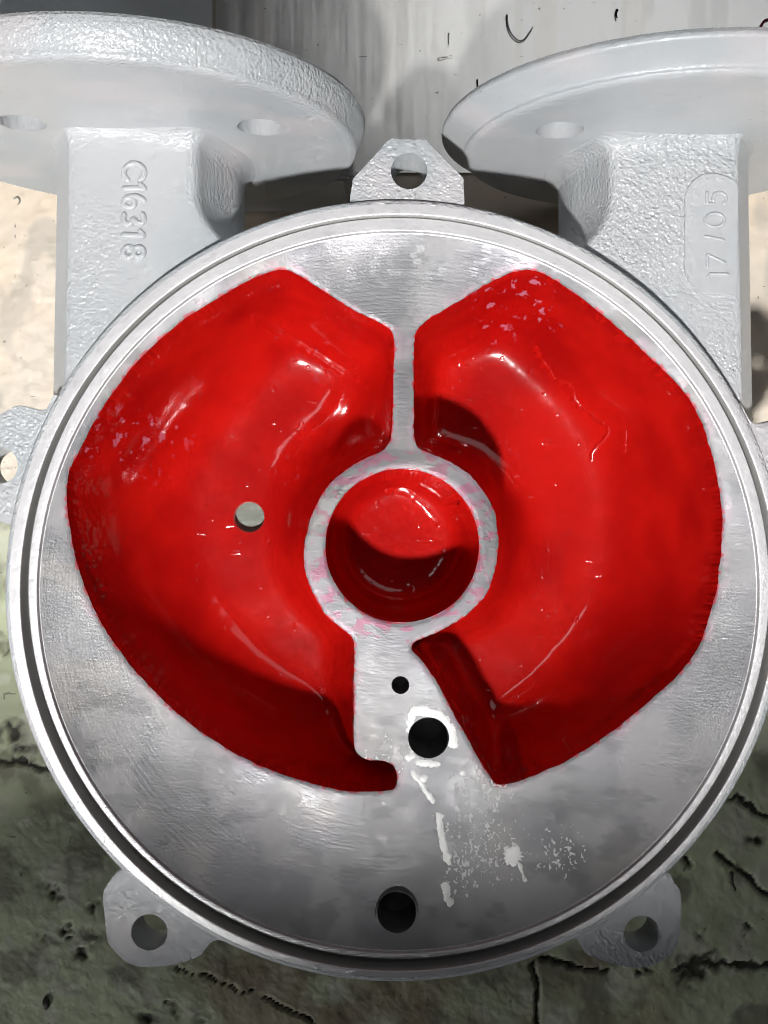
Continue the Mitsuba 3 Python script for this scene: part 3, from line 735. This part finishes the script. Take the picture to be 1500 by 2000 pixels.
wire('red_wire', [(1484, 60), (1488, 48), (1494, 40), (1512, 34)], .0010, 'red_wire_mat', 'bit of red wire behind the right flange at the picture edge', 'wire', .0045)
wire('dark_twig', [(1429, 1705), (1430, 1722), (1436, 1738)], .0012, 'dark_chip', 'small black curved sliver on the green floor right of the lower right lug', 'debris', .001)

def chip(px, py, rx, ry, ang, mat, label, cat_='debris', h=.002):
    c = P(px, py, FLOOR)
    s = trimesh.creation.icosphere(2, 1.0)
    v = np.array(s.vertices)
    v *= (1 + .5 * (meshkit.noise(v * 1.7 + px, 3) - .5))[:, None]
    v *= [rx * (H - FLOOR) / F, ry * (H - FLOOR) / F, h]
    a = math.radians(ang)
    v = np.c_[v[:, 0] * math.cos(a) - v[:, 1] * math.sin(a), v[:, 0] * math.sin(a) + v[:, 1] * math.cos(a), v[:, 2]]
    k = obj('floor_chip', trimesh.Trimesh(v + [*c, FLOOR + h * .6], s.faces, process=False), mat, smooth=True)
    labels[k] = {'label': label, 'category': cat_}
chip(92, 1957, 7, 13, 0, 'dark_chip', 'black oval chip near the lower left corner of the floor')
chip(48, 463, 2.6, 2.0, 0, 'white_bit', 'tiny white crumb on the cream floor left of the left duct', h=.0012)

# ------------------------------------------------------------------ lamps and added light helpers (outside the picture)
def frame_to(pos, aim):
    d = (aim - pos) / np.linalg.norm(aim - pos)
    s = np.cross(d, [0, 0, 1.0]); s /= np.linalg.norm(s)
    u = np.cross(s, d)
    return d, s, u
d, s, u = frame_to(LAMP_POS, LAMP_AIM)
LAMP = thing('work_lamp', 'black round work lamp with an added light blocking plate, outside the picture at lower left', 'lamp')
t = np.arange(64) * 2 * np.pi / 64
circ = lambda r, k: LAMP_POS + d * k + r * (np.cos(t)[:, None] * s + np.sin(t)[:, None] * u)
lens = loft([circ(LAMP_R, 0), circ(1e-5, 0)])
m = to_tm(lens)
if (m.face_normals @ d).mean() < 0:
    m.invert()
obj('lens', m, 'lamp_off', LAMP, smooth=False, emitter={'type': 'area', 'radiance': rgb(LAMP_POWER, LAMP_POWER * .985, LAMP_POWER * .965)})
obj('housing', loft([circ(LAMP_R + .002, .004), circ(LAMP_R + .002, -.01), circ(LAMP_R * .8, -.05), circ(1e-5, -.055)]), 'lamp_black', LAMP)
A_, B_ = (np.r_[P(*q, 0), 0] for q in FLAG[:2])
g = (A_ + B_) / 2 - LAMP_POS; g /= np.linalg.norm(g)
e = B_ - A_; e -= g * (e @ g); e /= np.linalg.norm(e)
nn = np.cross(e, g); nn *= np.sign(nn[1])
hinge, lip = LAMP_POS - nn * (LAMP_R + .006), LAMP_POS + g * FLAG[2]
V = np.array([q + e * sg * .20 - nn * th for q in (hinge, lip) for sg in (-1, 1) for th in (0, .002)])
Q = np.array([[0, 2, 6, 4], [1, 5, 7, 3], [0, 4, 5, 1], [2, 3, 7, 6], [4, 6, 7, 5], [0, 1, 3, 2]])
obj('added_blocker', (V, Q), 'lamp_black', LAMP, smooth=False)  # added plate, blocks the lamp so the near end falls dark
for c, aim, hx, hy, e, where in PANELS:
    c = np.array(c, float)
    d, s, u = frame_to(c, np.array(aim, float))
    L = thing('light_panel', f'flat rectangular panel lamp {where}, outside the picture', 'lamp')
    q = np.array([c + s * a * hx + u * b * hy for a, b in ((-1, -1), (1, -1), (1, 1), (-1, 1))])
    m = to_tm((q, np.array([[0, 1, 2, 3]])))
    if m.face_normals[0] @ d < 0:
        m.invert()
    obj('diffuser', m, 'lamp_off', L, smooth=False, emitter={'type': 'area', 'radiance': rgb(e, e * 1.02, e * 1.05)})
    V = np.array([c - d * k + s * a * (hx + .02) + u * b * (hy + .02) for k in (.004, .05) for a in (-1, 1) for b in (-1, 1)])
    obj('housing', (V, np.array([[0, 2, 3, 1], [4, 5, 7, 6], [0, 1, 5, 4], [2, 6, 7, 3], [0, 4, 6, 2], [1, 3, 7, 5]])), 'lamp_black', L, smooth=False)
